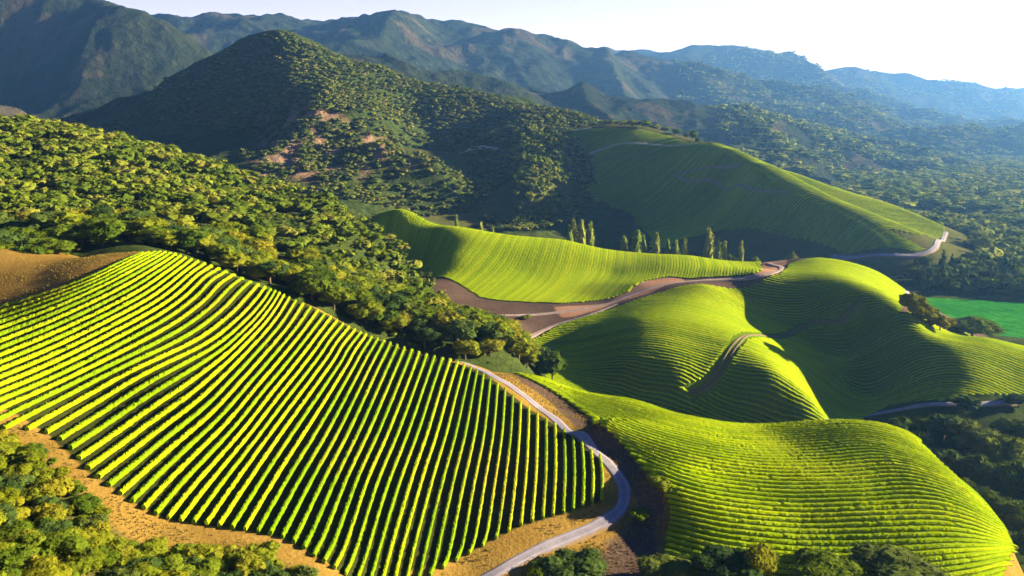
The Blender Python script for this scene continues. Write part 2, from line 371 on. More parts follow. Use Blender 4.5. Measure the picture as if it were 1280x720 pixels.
vm_B = [(644,426),(700,405),(760,387),(810,370),(850,358),(950,351),(975,341),(985,330),(1040,323),(1100,340),(1133,360),(1133,378),(1128,392),(1200,413),(1290,434),(1400,455),(1400,485),(1280,496),(1180,503),(1110,508),(1085,521),(1040,560),(960,575),(860,570),(760,540),(680,490)]
Z_MA = poly(mid, vm_A); Z_MB = poly(mid, vm_B)
Z_CLM = poly(mid, [(690,383),(760,378),(800,352),(850,344),(858,351),(810,368),(770,380),(720,396),(700,398)])
Z_LANE = poly(mid, [(955,328),(985,322),(985,334),(975,343),(950,347),(940,345)])
g_mid = ground_mat('middle_hill_ground', 'shaded_earth', [('base', 'forest', 6, 4), ('clay', 'clay', 2, 1.5), ('va', 'vinegreen', 1.5, .8), ('vb', 'vinegreen', 1.5, .8), ('lane', 'clay', 1.5, .5)], .8, .4)
hill_mesh('middle_hill', mid, g_mid, np.arange(300, 1560, 3.0), np.geomspace(292, 690, 330), dict(va=Z_MA, vb=Z_MB, clay=Z_CLM, lane=Z_LANE, base=np.array([(120, 270), (460, 270), (460, 500), (300, 500), (230, 390), (150, 382)])))
vf = [(722,312),(728,270),(722,225),(700,190),(690,166),(760,160),(840,170),(885,178),(940,195),(1000,218),(1060,239),(1120,257),(1180,283),(1183,291),(1150,296),(1110,287),(1130,296),(1160,312),(1150,317),(1060,320),(1000,300),(900,290),(850,300),(800,318)]
Z_FA = poly(far, vf)
g_far = ground_mat('far_hill_ground', 'scrub', [('va', 'vinegreen', 4, 2)], .3, .4)
hill_mesh('far_vineyard_hill', far, g_far, np.arange(480, 1400, 3.0), np.geomspace(700, 1440, 280), dict(va=Z_FA))
g_wood = ground_mat('woodland_ground', 'forest', [], .5, .6)
hill_mesh('forest_hillside', wood, g_wood, np.arange(-420, 860, 4.0), np.geomspace(262, 800, 240))
def rockw(X, Y, Z):
    pg = poly(mount, [(310,150),(345,120),(400,120),(450,160),(545,195),(550,215),(480,215),(420,235),(300,230)])
    return dict(rock=.7 * np.clip(sdf(pg, X, Y) / 25, 0, 1) * np.clip((fbm(X.ravel() / 18, Y.ravel() / 30, 4, 8) + .1) * 3, 0, 1))
g_mount = ground_mat('mountain_ground', 'forest', [], .12, 1.0, rocky='rock')
hill_mesh('forest_mountain', mount, g_mount, np.arange(-500, 1250, 4.0), np.geomspace(780, 1800, 330), None, rockw)
g_back = ground_mat('back_mountain_ground', 'farwood', [], .03, 1.0, rocky='rock')
def backrock(X, Y, Z): return dict(rock=np.clip(fbm(X.ravel() / 160, Y.ravel() / 160, 5, 18) * 1.0 - .2, 0, .12))
for nm, h, us, n in (('back_mountain', back, np.arange(-600, 900, 4.0), 300), ('far_ridge', rangeC, np.arange(-300, 1600, 3.5), 260), ('far_mountains', rangeA, np.arange(-300, 1600, 3.0), 320), ('distant_mountains', rangeB, np.arange(-300, 1600, 3.5), 220)):
    hill_mesh(nm, h, g_back, us, np.geomspace(*RNG_[h], n), None, backrock, floor=-6.0)
# valley floor: one sheet to the horizon
def on_floor(u, v):
    a, b = ray(u, v); Y = (FLOOR - CZ) / b; return (a * Y, Y)
Z_LAWN = np.array([on_floor(u, v) for u, v in [(1150,372),(1290,378),(1400,384),(1400,440),(1290,426),(1220,418),(1170,405)]])
xs = np.concatenate([-np.geomspace(26000, 200, 60), np.linspace(-190, 1400, 220), np.geomspace(1410, 26000, 50)])
ys = np.concatenate([[-3000, -800, 0], np.linspace(60, 1500, 200), np.geomspace(1510, 42000, 70)])
X, Y = np.meshgrid(xs, ys); Zf = floor_z(X, Y)
# low meadows of the far valley are found from the noise field
g_floor = ground_mat('valley_ground', 'forest', [('lawn', 'lawn', 1.5, 2), ('mead', 'grass', .15, 0)], .12, .4)
mead = fbm(X.ravel() / 330, Y.ravel() / 500, 3, 90) - .18; mead[(Y.ravel() < 1900) | (Y.ravel() > 4000)] = -1
tag(mesh_np('valley_floor', np.stack([X, Y, Zf], -1).reshape(-1, 3), gridfaces(len(ys), len(xs)), g_floor, True, dict(lawn=sdf(Z_LAWN, X, Y), mead=mead)), kind='structure')

# ------------------------------------------------------------------ roads and tracks draped on the hills
def ribbon(name, h, px, width, material, lift=.12, rngY=None, label=None, wob=.08):
    a, b = rngY or RNG_[h]
    pts = np.array([h.hit(u, v, a, b) for u, v in px])
    L = smooth_line(pts, max(1.0, width * .3)); 
    for _ in range(3): L[1:-1] = .25 * L[:-2] + .5 * L[1:-1] + .25 * L[2:]
    T = np.gradient(L, axis=0); T /= np.linalg.norm(T, axis=1)[:, None] + 1e-9; N = np.stack([-T[:, 1], T[:, 0]], 1)
    k = np.linspace(-1, 1, 7); wv = width / 2 * (1 + wob * 2 * fbm(np.arange(len(L)) * .25, np.zeros(len(L)), 3, 3))
    Q = L[:, None] + N[:, None] * (k[None, :, None] * wv[:, None, None])
    zc = Hx(h, Q[..., 0], Q[..., 1])
    zc = .35 * zc + .65 * np.maximum(zc, zc[:, 3:4])         # a cut and filled roadbed, nearly level across
    Z = zc + lift * np.array([-3.0, .7, 1, 1.1, 1, .7, -3.0])[None]
    return tag(mesh_np(name, np.concatenate([Q, Z[..., None]], -1).reshape(-1, 3), gridfaces(len(L), 7), material, True, dict(across=np.tile(np.abs(k), len(L)))), kind='structure')
ribbon('road', front, [(560,449),(588,457),(612,468),(636,481),(663,501),(691,522),(717,541),(741,561),(761,580),(776,600),(781,620),(773,640),(750,655),(712,672),(668,690),(620,716),(560,748)], 4.5, M_road, .16)
ribbon('dirt_road', mid, [(575,398),(640,394),(700,390),(750,382),(790,368),(830,356),(870,351),(910,349),(945,345),(970,340),(976,334),(960,329)], 4.5, M_track, .2)
ribbon('dirt_road', mid, [(615,436),(650,424),(690,408),(730,396),(770,380)], 3.6, M_track, .2)
ribbon('valley_road', mid, [(1030,524),(1070,522),(1098,517),(1140,509),(1200,506),(1250,504),(1300,496),(1380,485)], 5, M_road, .3)
ribbon('dirt_road', far, [(1040,321),(1080,321),(1130,320),(1155,317),(1168,310),(1172,302),(1182,290)], 7, M_road, .6)
ribbon('hill_track', far, [(700,186),(760,184),(820,181),(872,179)], 4.55, M_pale, .5)
ribbon('hill_track', far, [(930,206),(900,208),(865,213),(845,218),(862,226),(900,231),(940,236),(985,241)], 3.4, M_track, .5)
ribbon('hill_track', far, [(640,182),(665,172),(700,165),(740,160)], 6.5, M_pale, .5)
ribbon('hill_track', mount, [(550,192),(580,190),(622,187)], 9.1, M_pale, .8)
ribbon('lane', mid, [(1132,362),(1133,375),(1140,385),(1150,394)], 6, M_road, .3)
TRACK = [(862, 491), (880, 485), (895, 468), (908, 448), (920, 430), (940, 419), (1000, 410), (1046, 402), (1062, 390), (1078, 374)]
for dx in (-3.5, 3.5):
    ribbon('tractor_track', mid, [(u + dx, v) for u, v in TRACK], 1.5, M_track2, .3)

# ------------------------------------------------------------------ vine rows
def loft(keys, n):
    """keys: {row number: pixel polyline}; returns a function row number -> n pixel points"""
    ks = sorted(keys); R = []
    for k in ks:
        p = smooth_line(np.array(keys[k], float), 4); d = np.concatenate([[0], np.cumsum(np.linalg.norm(np.diff(p, axis=0), axis=1))])
        t = np.linspace(0, d[-1], n); R.append(np.stack([np.interp(t, d, p[:, 0]), np.interp(t, d, p[:, 1])], 1))
    R = np.array(R); ks = np.array(ks, float)
    m = np.gradient(R, ks, axis=0)
    def f(q):
        i = int(np.clip(np.searchsorted(ks, q) - 1, 0, len(ks) - 2)); h = ks[i+1] - ks[i]; t = (q - ks[i]) / h
        return (2*t**3-3*t*t+1)*R[i] + (t**3-2*t*t+t)*h*m[i] + (-2*t**3+3*t*t)*R[i+1] + (t**3-t*t)*h*m[i+1]
    return f
def hits(h, px, Y0, Y1, n=260):
    u, v = px[:, 0], px[:, 1]; a, b = ray(u, v); Ys = np.geomspace(Y0, Y1, n)
    XX = a[:, None] * Ys[None]; YY = np.repeat(Ys[None], len(a), 0)
    g = CZ + b[:, None] * YY - h(XX, YY)
    out = np.zeros((len(a), 2))
    s = (g[:, :-1] > 0) & (g[:, 1:] <= 0); has = s.any(1); k = s.argmax(1); i = np.arange(len(a))
    t = g[i, k] / (g[i, k] - g[i, k + 1] + 1e-12); Y = Ys[k] + t * (Ys[k + 1] - Ys[k])
    Yn = Ys[np.argmin(g / YY, 1)]; Y = np.where(has, Y, Yn)
    return np.stack([a * Y, Y], 1), has
def resample(L, step):
    d = np.concatenate([[0], np.cumsum(np.linalg.norm(np.diff(L, axis=0), axis=1))]); n = max(3, int(d[-1] / step)); t = np.linspace(0, d[-1], n)
    return np.stack([np.interp(t, d, L[:, 0]), np.interp(t, d, L[:, 1])], 1)
def row_geometry(h, L, width, height, leaves, seed, leafsize=.32, rough=1.0):
    """a leafy hedge of vines along the ground line L: a lumpy canopy plus loose leaf sprays"""
    r = np.random.default_rng(seed); n = len(L)
    T = np.gradient(L, axis=0); T /= np.linalg.norm(T, axis=1)[:, None] + 1e-9; N = np.stack([-T[:, 1], T[:, 0]], 1)
    prof = np.array([(-.42, .12), (-.55, .55), (-.32, .92), (.0, 1.0), (.32, .92), (.55, .55), (.42, .12)])
    wv = width if np.ndim(width) else np.full(n, width)
    lump = 1 - .17 * rough + .34 * rough * (vnoise(np.arange(n) * .55, np.zeros(n) + seed, 2)) ; gap = np.where(vnoise(np.arange(n) * .31, np.zeros(n) + seed * 3.3, 5) > .93, .8, 1)
    z0 = Hx(h, L[:, 0], L[:, 1])
    off = prof[None, :, 0] * (wv * lump * gap)[:, None] + r.normal(0, .06 * rough, (n, 7)) * wv[:, None]
    zz = z0[:, None] + prof[None, :, 1] * (height * (lump * .5 + .5) * gap)[:, None] + r.normal(0, .055 * rough, (n, 7)) * height
    zz[:, 0] = z0 + .1; zz[:, 6] = z0 + .1
    xy = L[:, None] + N[:, None] * off[..., None] + T[:, None] * r.normal(0, .08, (n, 7))[..., None]
    V = np.concatenate([xy, zz[..., None]], -1).reshape(-1, 3); Fq = gridfaces(n, 7)
    caps = [np.array([[0, 3, 6, 0][:3]]), np.array([[(n-1)*7, (n-1)*7+3, (n-1)*7+6]])]
    m = int(leaves * n)
    if m:
        k = r.integers(0, n, m); ang = r.uniform(.15, math.pi - .15, m); rad = r.uniform(.85, 1.25, m)
        c = np.stack([L[k, 0] + N[k, 0] * np.cos(ang) * wv[k] * .52 * rad, L[k, 1] + N[k, 1] * np.cos(ang) * wv[k] * .52 * rad,
                      z0[k] + height * (.35 + .68 * np.sin(ang) * rad)], 1)
        a = r.normal(0, 1, (m, 3)); b = r.normal(0, 1, (m, 3)); a /= np.linalg.norm(a, axis=1)[:, None]; b -= a * (a * b).sum(1)[:, None]; b /= np.linalg.norm(b, axis=1)[:, None]
        s = r.uniform(.6, 1.3, m)[:, None] * leafsize
        q = np.stack([c - a * s, c + b * s * .7, c + a * s, c - b * s * .7], 1).reshape(-1, 3)
        Fq = np.concatenate([Fq, len(V) + np.arange(m * 4).reshape(m, 4)]); V = np.concatenate([V, q])
    return V, [Fq] + caps

keysL = {
 0: [(752,629),(753,600),(750,572)], 4: [(704,643),(706,600),(706,570),(705,540)], 8: [(651,659),(657,600),(660,550),(661,512)],
 13: [(570,703),(578,684),(592,610),(605,544),(613,475)], 18: [(490,742),(504,684),(528,600),(546,544),(561,490),(572,454)],
 23: [(418,713),(432,684),(459,604),(485,544),(510,480),(524,442)], 28: [(353,674),(389,604),(422,544),(463,460),(480,428)],
 33: [(274,660),(311,604),(352,544),(412,460),(428,434),(444,414)], 38: [(195,645),(230,604),(290,540),(330,490),(355,460),(382,426),(406,394)],
 43: [(122,599),(158,572),(196,542),(246,504),(286,466),(322,428),(344,402),(362,374)], 48: [(58,543),(120,506),(180,470),(256,432),(295,402),(318,378),(332,360)],
 53: [(-70,534),(0,503),(60,477),(120,448),(200,405),(240,377),(265,352),(284,341)], 58: [(-70,483),(0,455),(60,430),(120,402),(180,370),(215,345),(240,326)],
 63: [(-70,438),(0,412),(60,390),(120,364),(170,338),(192,326),(208,317)], 67: [(-70,402),(0,386),(60,368),(110,350),(155,328),(180,318)]}
fL = loft(keysL, 60)
rows = {}
for q in range(0, 68):
    px = fL(q); pts, has = hits(front, px, 90, 330)
    rows[q] = resample(pts, .48)
cent = {q: r for q, r in rows.items()}
def local_spacing(r, nb):
    out = []
    sub = nb[::6]
    for p in r[::12]: out.append(np.sqrt(((sub - p) ** 2).sum(1)).min())
    return np.interp(np.arange(len(r)), np.arange(len(r))[::12], out)
LAB_ROW = 'long clipped vine row with bright lime leaves in the striped vineyard left of the road'
for q, r in rows.items():
    nb = rows[q + 1] if q < 67 else rows[q - 1]
    sp = np.clip(local_spacing(r, nb), 1.8, 4.6)
    V, Fs = row_geometry(front, r, sp * .27, 1.15, 3.0, q + 1, .15)
    o = mesh_np('vine_row', V, Fs, M_vine)
    tag(o, LAB_ROW, 'vine row', 'vine rows of the striped vineyard left of the road')
keysR = {
 0: [(645,467),(700,486),(800,510),(900,533),(1000,535),(1060,531),(1110,538),(1150,556)],
 8: [(690,489),(760,515),(840,540),(920,556),(1000,557),(1080,553),(1150,570),(1195,598)],
 19: [(775,553),(850,583),(950,599),(1050,600),(1130,596),(1190,612),(1238,640)],
 28: [(835,628),(900,643),(1000,652),(1080,650),(1160,648),(1210,655),(1264,676)],
 36: [(832,682),(910,702),(1020,712),(1120,712),(1200,704),(1262,694)],
 41: [(828,722),(910,742),(1020,752),(1120,752),(1200,742),(1250,726)]}
fR = loft(keysR, 50); rowsR = {}
for q in range(0, 42):
    pts, has = hits(front, fR(q), 90, 300); rowsR[q] = resample(pts, .5)
for q in range(-1, -10, -1): rowsR[q] = rowsR[0] * (1 + .0105 * -q)
for q, r in rowsR.items():
    nb = rowsR[q + 1] if q < 41 else rowsR[q - 1]
    if q < 0: r = r[rng.integers(0, 3):]
    sp = np.clip(local_spacing(r, nb), 1.4, 3.6)
    V, Fs = row_geometry(front, r, sp * .68, .85, 3.0, q + 541, .15, .7)
    o = mesh_np('vine_row', V, Fs, M_vine2, attrs=dict(tint=np.full(len(V), rng.uniform(0.2, .8))))
    tag(o, 'curving vine row on the rounded yellow green hill right of the road', 'vine row', 'vine rows of the rounded vineyard right of the road')

def mass_rows(name, h, pgs, az, spacing, width, height, step, material, label, bend=0.0, avoid=None, leaves=0.0, ls=.5):
    """all rows of a far vineyard, too many and too small to count, as one object"""
    Vs, Fs, Ts = [], [], []; off = 0
    d = np.array([math.sin(az), math.cos(az)]); nrm = np.array([d[1], -d[0]])
    allp = np.vstack(pgs); s0, s1 = (allp @ nrm).min(), (allp @ nrm).max(); t0, t1 = (allp @ d).min(), (allp @ d).max()
    for k, s in enumerate(np.arange(s0, s1, spacing)):
        t = np.arange(t0, t1, step); w = bend * np.sin((t - t0) / (t1 - t0) * math.pi)
        L = nrm[None] * (s + w)[:, None] + d[None] * t[:, None] + rng.normal(0, .12, (len(t), 2))
        ins = np.zeros(len(t), bool)
        for pg in pgs: ins |= sdf(pg, L[:, 0], L[:, 1]) > .8
        if avoid is not None:
            for av in avoid: ins &= sdf(av, L[:, 0], L[:, 1]) < 0
        idx = np.where(ins)[0]
        if len(idx) < 3: continue
        for seg in np.split(idx, np.where(np.diff(idx) > 1)[0] + 1):
            if len(seg) < 4: continue
            V, Fq = row_geometry(h, L[seg], width, height, leaves, k + 11, ls, .55)
            Vs.append(V); Fs.append(Fq[0] + off); off += len(V); Ts.append(np.full(len(V), rng.uniform(.15, .85)))
    return tag(mesh_np(name, np.vstack(Vs), np.vstack(Fs), material, attrs=dict(tint=np.concatenate(Ts))), label, 'vineyard', kind='stuff')
def strip(h, px, w):
    L = smooth_line(np.array([h.hit(u, v, *RNG_[h]) for u, v in px]), 4); T = np.gradient(L, axis=0); T /= np.linalg.norm(T, axis=1)[:, None]; N = np.stack([-T[:, 1], T[:, 0]], 1) * w
    return np.vstack([L + N, (L - N)[::-1]])
TRK = [strip(mid, TRACK, 3.0)]
mass_rows('vineyard', mid, [Z_MA], RD(15), 2.0, 2.4, .55, .9, M_vine2, 'close planted vines on the middle hill behind the pink dirt road', 8, leaves=1.6, ls=.2)
mass_rows('vineyard', mid, [Z_MB], RD(-62), 2.0, 2.4, .55, .9, M_vine2, 'vines covering the rolling spurs with a dark ravine between them', 14, avoid=[Z_LANE] + TRK, leaves=1.6, ls=.2)
mass_rows('vineyard', far, [Z_FA], RD(75), 2.6, 3.1, .55, 2.6, M_vine2, 'vines on the far hill whose sunny crest runs down to the right', 10, leaves=1.2, ls=.4)

# ------------------------------------------------------------------ trees
def ico(sub):
    import bmesh
    bm = bmesh.new(); bmesh.ops.create_icosphere(bm, subdivisions=sub, radius=1); V = np.array([v.co[:] for v in bm.verts]); T = np.array([[v.index for v in f.verts] for f in bm.faces]); bm.free(); return V, T
ICO = {k: ico(k) for k in (1, 2, 3)}
def leaves(c, nrm, s, r):
    m = len(c); a = r.normal(0, 1, (m, 3)); a -= nrm * (a * nrm).sum(1)[:, None] * .55; a /= np.linalg.norm(a, axis=1)[:, None]
    b = np.cross(a, nrm + r.normal(0, .5, (m, 3))); b /= np.linalg.norm(b, axis=1)[:, None] + 1e-9
    s = (s * r.uniform(.6, 1.35, m))[:, None]
    V = np.stack([c - a * s, c + b * s, c + a * s], 1).reshape(-1, 3); return V, np.arange(m * 3).reshape(m, 3)
def crown(seed, shape, nb, sub, nleaf, ls, rough=.22):
    """crown of unit height/width: lumpy leaf clumps spread through a volume, with loose leaves round them"""
    r = np.random.default_rng(seed); Vs, Ts = [], []; off = 0
    for i in range(nb):
        if shape == 'round':
            th = r.uniform(0, 2 * math.pi); ph = math.acos(r.uniform(-.35, 1)); rr = r.uniform(.25, .42) if i else 0
            c = np.array([math.cos(th) * math.sin(ph) * rr, math.sin(th) * math.sin(ph) * rr, .52 + math.cos(ph) * rr * .75]); R = r.uniform(.13, .22) if i else .3
            sc3 = np.array([1, 1, .8])
        elif shape == 'column':
            t = (i + .5) / nb; w = .16 * math.sin(math.pi * min(1, t * .85 + .14)) ** .6
            th = r.uniform(0, 6.28); c = np.array([math.cos(th) * w * .35, math.sin(th) * w * .35, .1 + .84 * t]); R = w * r.uniform(.6, .8) + .02; sc3 = np.array([1, 1, 1.5])
        elif shape == 'cone':
            t = (i + .5) / nb; w = .22 * (1 - t) ** .8 + .03; th = r.uniform(0, 6.28)
            c = np.array([math.cos(th) * w * .5, math.sin(th) * w * .5, .12 + .82 * t]); R = w * r.uniform(.6, .85) + .015; sc3 = np.array([1, 1, .9])
        else:  # shrub
            th = r.uniform(0, 6.28); rr = r.uniform(.1, .36) if i else 0
            c = np.array([math.cos(th) * rr, math.sin(th) * rr, r.uniform(.25, .55)]); R = r.uniform(.16, .27); sc3 = np.array([1, 1, .95])
        V, T = ICO[sub]; V = V * (1 + r.normal(0, rough, (len(V), 1))) * R * sc3 * .9 + c
        Vs.append(V); Ts.append(T + off); off += len(V)
        m = int(nleaf / nb)
        if m:
            n = r.normal(0, 1, (m, 3)); n[:, 2] = np.where(r.random(m) < .75, np.abs(n[:, 2]), n[:, 2]); n /= np.linalg.norm(n, axis=1)[:, None]
            V, T = leaves(c + n * R * sc3 * r.uniform(.85, 1.3, (m, 1)), n, ls, r); Vs.append(V); Ts.append(T + off); off += len(V)
    return np.vstack(Vs), np.vstack(Ts)
def tube(p0, p1, r0, r1, n=7):
    p0, p1 = np.array(p0, float), np.array(p1, float); d = p1 - p0; d /= np.linalg.norm(d)
    a = np.cross(d, [0, 0, 1.0]) if abs(d[2]) < .9 else np.cross(d, [1.0, 0, 0]); a /= np.linalg.norm(a); b = np.cross(d, a)
    th = np.linspace(0, 2 * math.pi, n, endpoint=False); ring = np.cos(th)[:, None] * a + np.sin(th)[:, None] * b
    V = np.vstack([p0 + ring * r0, p1 + ring * r1]); i = np.arange(n); j = (i + 1) % n
    return V, np.stack([i, j, j + n, i + n], 1)
def trunk(seed, shape):
    r = np.random.default_rng(seed); Vs, Fs = [], []; off = 0
    parts = [((0, 0, -.08), (.01, .01, .35 if shape == 'round' else .8), .035 if shape == 'round' else .018, .02 if shape == 'round' else .004)]
    if shape != 'column' and shape != 'cone':
        for k in range(4):
            th = r.uniform(0, 6.28); parts.append(((.005, .005, .16 + .05 * k), (math.cos(th) * .22, math.sin(th) * .22, .5 + r.uniform(0, .12)), .017, .005))
    for a, b, r0, r1 in parts:
        V, Fq = tube(a, b, r0, r1); Vs.append(V); Fs.append(Fq + off); off += len(V)
    return np.vstack(Vs), np.vstack(Fs)
PROTO = {}
def protos(key, shape, nb, sub, nleaf, ls, m, n=5, rough=.22):
    out = []
    for k in range(n):
        V, T = crown(hash_(key) + k, shape, nb, sub, nleaf, ls, rough)
        TV, TF = trunk(hash_(key) + k, shape)
        out.append((mesh_np('crown', V, T, m, link=False), mesh_np('trunk', TV, TF, M_bark, link=False)))
    PROTO[key] = out
def hash_(s): return sum(ord(c) * (i + 3) for i, c in enumerate(s)) % 9999
protos('oak', 'round', 22, 2, 3000, .022, M_oak, 6)
protos('dark', 'round', 20, 2, 2600, .022, M_oak2, 4)
protos('gold', 'round', 20, 2, 2600, .022, M_yel, 3)
protos('shrub', 'shrub', 14, 3, 3200, .02, M_oak, 5, .09)
protos('goldshrub', 'shrub', 14, 3, 3200, .02, M_yel, 4, .09)
protos('darkshrub', 'shrub', 16, 3, 4200, .018, M_oak2, 3, .09)
protos('poplar', 'column', 14, 1, 500, .02, M_pop, 5)
protos('conifer', 'cone', 12, 1, 450, .022, M_oak2, 4)
NT = [0]
def put_tree(name, key, x, y, z, height, wide, label, cat, group=None, part=('crown', 'trunk'), lean=0):
    cm, tm = PROTO[key][NT[0] % len(PROTO[key])]; NT[0] += 1
    root = bpy.data.objects.new(name, None); COL.objects.link(root); root.empty_display_size = .5
    root.location = (x, y, z); root.rotation_euler = (0, 0, random.uniform(0, 6.28)); root.scale = (wide, wide, height)
    for nm, me in ((part[0], cm), (part[1], tm)):
        o = bpy.data.objects.new(nm, me); COL.objects.link(o); o.parent = root
    tag(root, label, cat, group); return root
def scatter(pg, dens_spacing, jitter=1.0, keep=None):
    x0, y0 = pg.min(0); x1, y1 = pg.max(0); s = dens_spacing
    gx, gy = np.meshgrid(np.arange(x0, x1, s), np.arange(y0, y1, s)); gx = gx.ravel(); gy = gy.ravel()
    gx = gx + rng.uniform(-.5, .5, len(gx)) * s * jitter; gy = gy + rng.uniform(-.5, .5, len(gy)) * s * jitter
    m = sdf(pg, gx, gy) > 0
    gx, gy = gx[m], gy[m]
    if keep is not None: k = keep(gx, gy); gx, gy = gx[k], gy[k]
    return gx, gy
LOW = {}
def lows(key, shape, nb, nleaf, ls, n=6, rough=.2):
    LOW[key] = [crown(hash_(key) + 50 + k, shape, nb, 1, nleaf, ls, rough) for k in range(n)]
lows('round', 'round', 5, 60, .07); lows('far', 'round', 2, 14, .12); lows('conifer', 'cone', 4, 30, .05); lows('shrub', 'shrub', 3, 40, .08)
def forest(name, X, Y, Z, hgt, wid, kinds, material, label, cat='woodland'):
    """a wood that reads as one mass: many crowns in one object"""
    Vs, Ts, A = [], [], []; off = 0
    for i in range(len(X)):
        fam = LOW[kinds[i]]; V, T = fam[i % len(fam)]; th = rng.uniform(0, 6.28); c, s = math.cos(th), math.sin(th)
        W = np.empty_like(V); W[:, 0] = (V[:, 0] * c - V[:, 1] * s) * wid[i] + X[i]; W[:, 1] = (V[:, 0] * s + V[:, 1] * c) * wid[i] + Y[i]; W[:, 2] = V[:, 2] * hgt[i] + Z[i] - .12 * hgt[i]
        Vs.append(W); Ts.append(T + off); off += len(V); A.append(np.full(len(V), rng.uniform(0, 1)))
    return tag(mesh_np(name, np.vstack(Vs), np.vstack(Ts), material, attrs=dict(tint=np.concatenate(A))), label, cat, kind='stuff')

# -- left hillside wood: the nearest as trees of their own
Z_W = poly(wood, [(-200,352),(0,352),(60,330),(110,312),(185,306),(240,320),(320,350),(400,381),(450,408),(520,434),(560,446),(600,454),(650,464),(685,462),(665,440),(640,430),(618,405),(590,392),(540,375),(560,372),(530,350),(500,315),(470,285),(450,268),(430,255),(380,243),(300,220),(240,203),(160,180),(80,163),(0,156),(-200,140)])
def thin_wood(x, y):
    u, v = project(x, y, wood(x, y)); n = fbm(x / 28, y / 28, 3, 66)
    return n < np.where(u > 330, .12, .38)
gx, gy = scatter(Z_W, 9.3, 1.0, thin_wood)
gz = wood(gx, gy); o_ = np.argsort(np.hypot(gx, gy)); gx, gy, gz = gx[o_], gy[o_], gz[o_]
NI = 215
groups = {}
for i in range(min(NI, len(gx))):
    u, v = project(gx[i], gy[i], gz[i])
    key = random.choices(['oak', 'dark', 'shrub', 'gold'], [5, 3, 1.5, 1])[0]
    h = random.uniform(8, 13.5); w = h * random.uniform(1.25, 1.7)
    if u < 190: lab, g = 'dense rounded oak just above the orange dirt bank', 'oaks above the orange dirt bank'
    elif u < 450: lab, g = 'bushy oak behind the crest of the striped vineyard', 'oaks behind the striped vineyard crest'
    else: lab, g = 'round topped oak in the gully wood behind the vineyard crest by the road', 'oaks in the gully wood'
    put_tree('oak_tree', key, gx[i], gy[i], gz[i], h, w, lab, 'tree', g)
k = slice(NI, None); n = len(gx[k]); hh = rng.uniform(8, 13.5, n)
forest('hillside_woodland', gx[k], gy[k], gz[k], hh, hh * rng.uniform(1.3, 1.8, n), ['round'] * n, M_mass, 'dense wood of rounded olive green oaks covering the left hillside')
sx, sy = scatter(Z_W, 5.0, 1.0, lambda x, y: fbm(x / 28, y / 28, 3, 66) > -.1); n = len(sx); hh = rng.uniform(1.5, 3.5, n)
forest('hillside_scrub', sx, sy, wood(sx, sy), hh, hh * 1.5, ['shrub'] * n, M_mass, 'low scrub filling the gaps between the hillside oaks', 'scrub')

# -- dry grass tufts on the banks and verges of the front hill
def tufts(pg, sp, avoid, size, m_, name, label):
    gx, gy = scatter(pg, sp, 1.0, lambda x, y: (fbm(x / 6, y / 6, 3, 12) > -.12) & (front(x, y) > H(x, y, (front,)) - .1))
    for av, d in avoid:
        k = sdf(av, gx, gy) < d; gx, gy = gx[k], gy[k]
    Zt = front(gx, gy); n = len(gx); nb = 7; th = rng.uniform(0, 6.28, (n, nb)); rr = rng.uniform(.05, .35, (n, nb)) * size; h = rng.uniform(.35, 1, (n, nb)) * size
    bx = gx[:, None] + np.cos(th) * rr; by = gy[:, None] + np.sin(th) * rr; w_ = .16 * size
    p0 = np.stack([bx - np.sin(th) * w_, by + np.cos(th) * w_, np.repeat(Zt[:, None], nb, 1)], -1); p1 = np.stack([bx + np.sin(th) * w_, by - np.cos(th) * w_, np.repeat(Zt[:, None], nb, 1)], -1)
    p2 = np.stack([bx + np.cos(th) * rr, by + np.sin(th) * rr, Zt[:, None] + h], -1)
    V = np.stack([p0, p1, p2], 2).reshape(-1, 3)
    tag(mesh_np(name, V, np.arange(len(V)).reshape(-1, 3), m_, attrs=dict(tint=np.repeat(rng.uniform(0, 1, n), nb * 3))), label, 'grass', kind='stuff')
M_dry = leaf_mat('dry_grass_blades', [(.2, (.10, .085, .018)), (.5, (.22, .16, .035)), (.8, (.32, .25, .07))], .25, rnd='tint')
Z_BANK = poly(front, [(-60,535),(20,528),(60,552),(110,598),(160,633),(212,658),(353,684),(420,735),(520,740),(560,706),(651,664),(745,638),(757,600),(752,574),(705,533),(672,512),(613,467),(640,468),(700,488),(780,552),(836,610),(840,690),(820,760),(620,790),(300,800),(-80,770)])
Z_ROAD = strip(front, [(588,457),(612,468),(636,481),(663,501),(691,522),(717,541),(741,561),(761,580),(776,600),(781,620),(773,640),(750,655),(712,672),(668,690),(620,716),(560,748)], 2.3)
tufts(Z_BANK, 1.0, [(Z_VL, -.5), (Z_VR, -.5), (Z_ROAD, 0)], .55, M_dry, 'dry_grass', 'straw coloured grass on the banks below and beside the striped vineyard')
Z_BANK2 = poly(front, [(-60,398),(0,383),(60,365),(110,347),(180,316),(190,314),(150,312),(60,330),(-60,360)])
tufts(Z_BANK2, 1.2, [(Z_VL, -.5)], .5, M_dry, 'dry_grass', 'straw coloured grass on the orange bank above the striped vineyard')

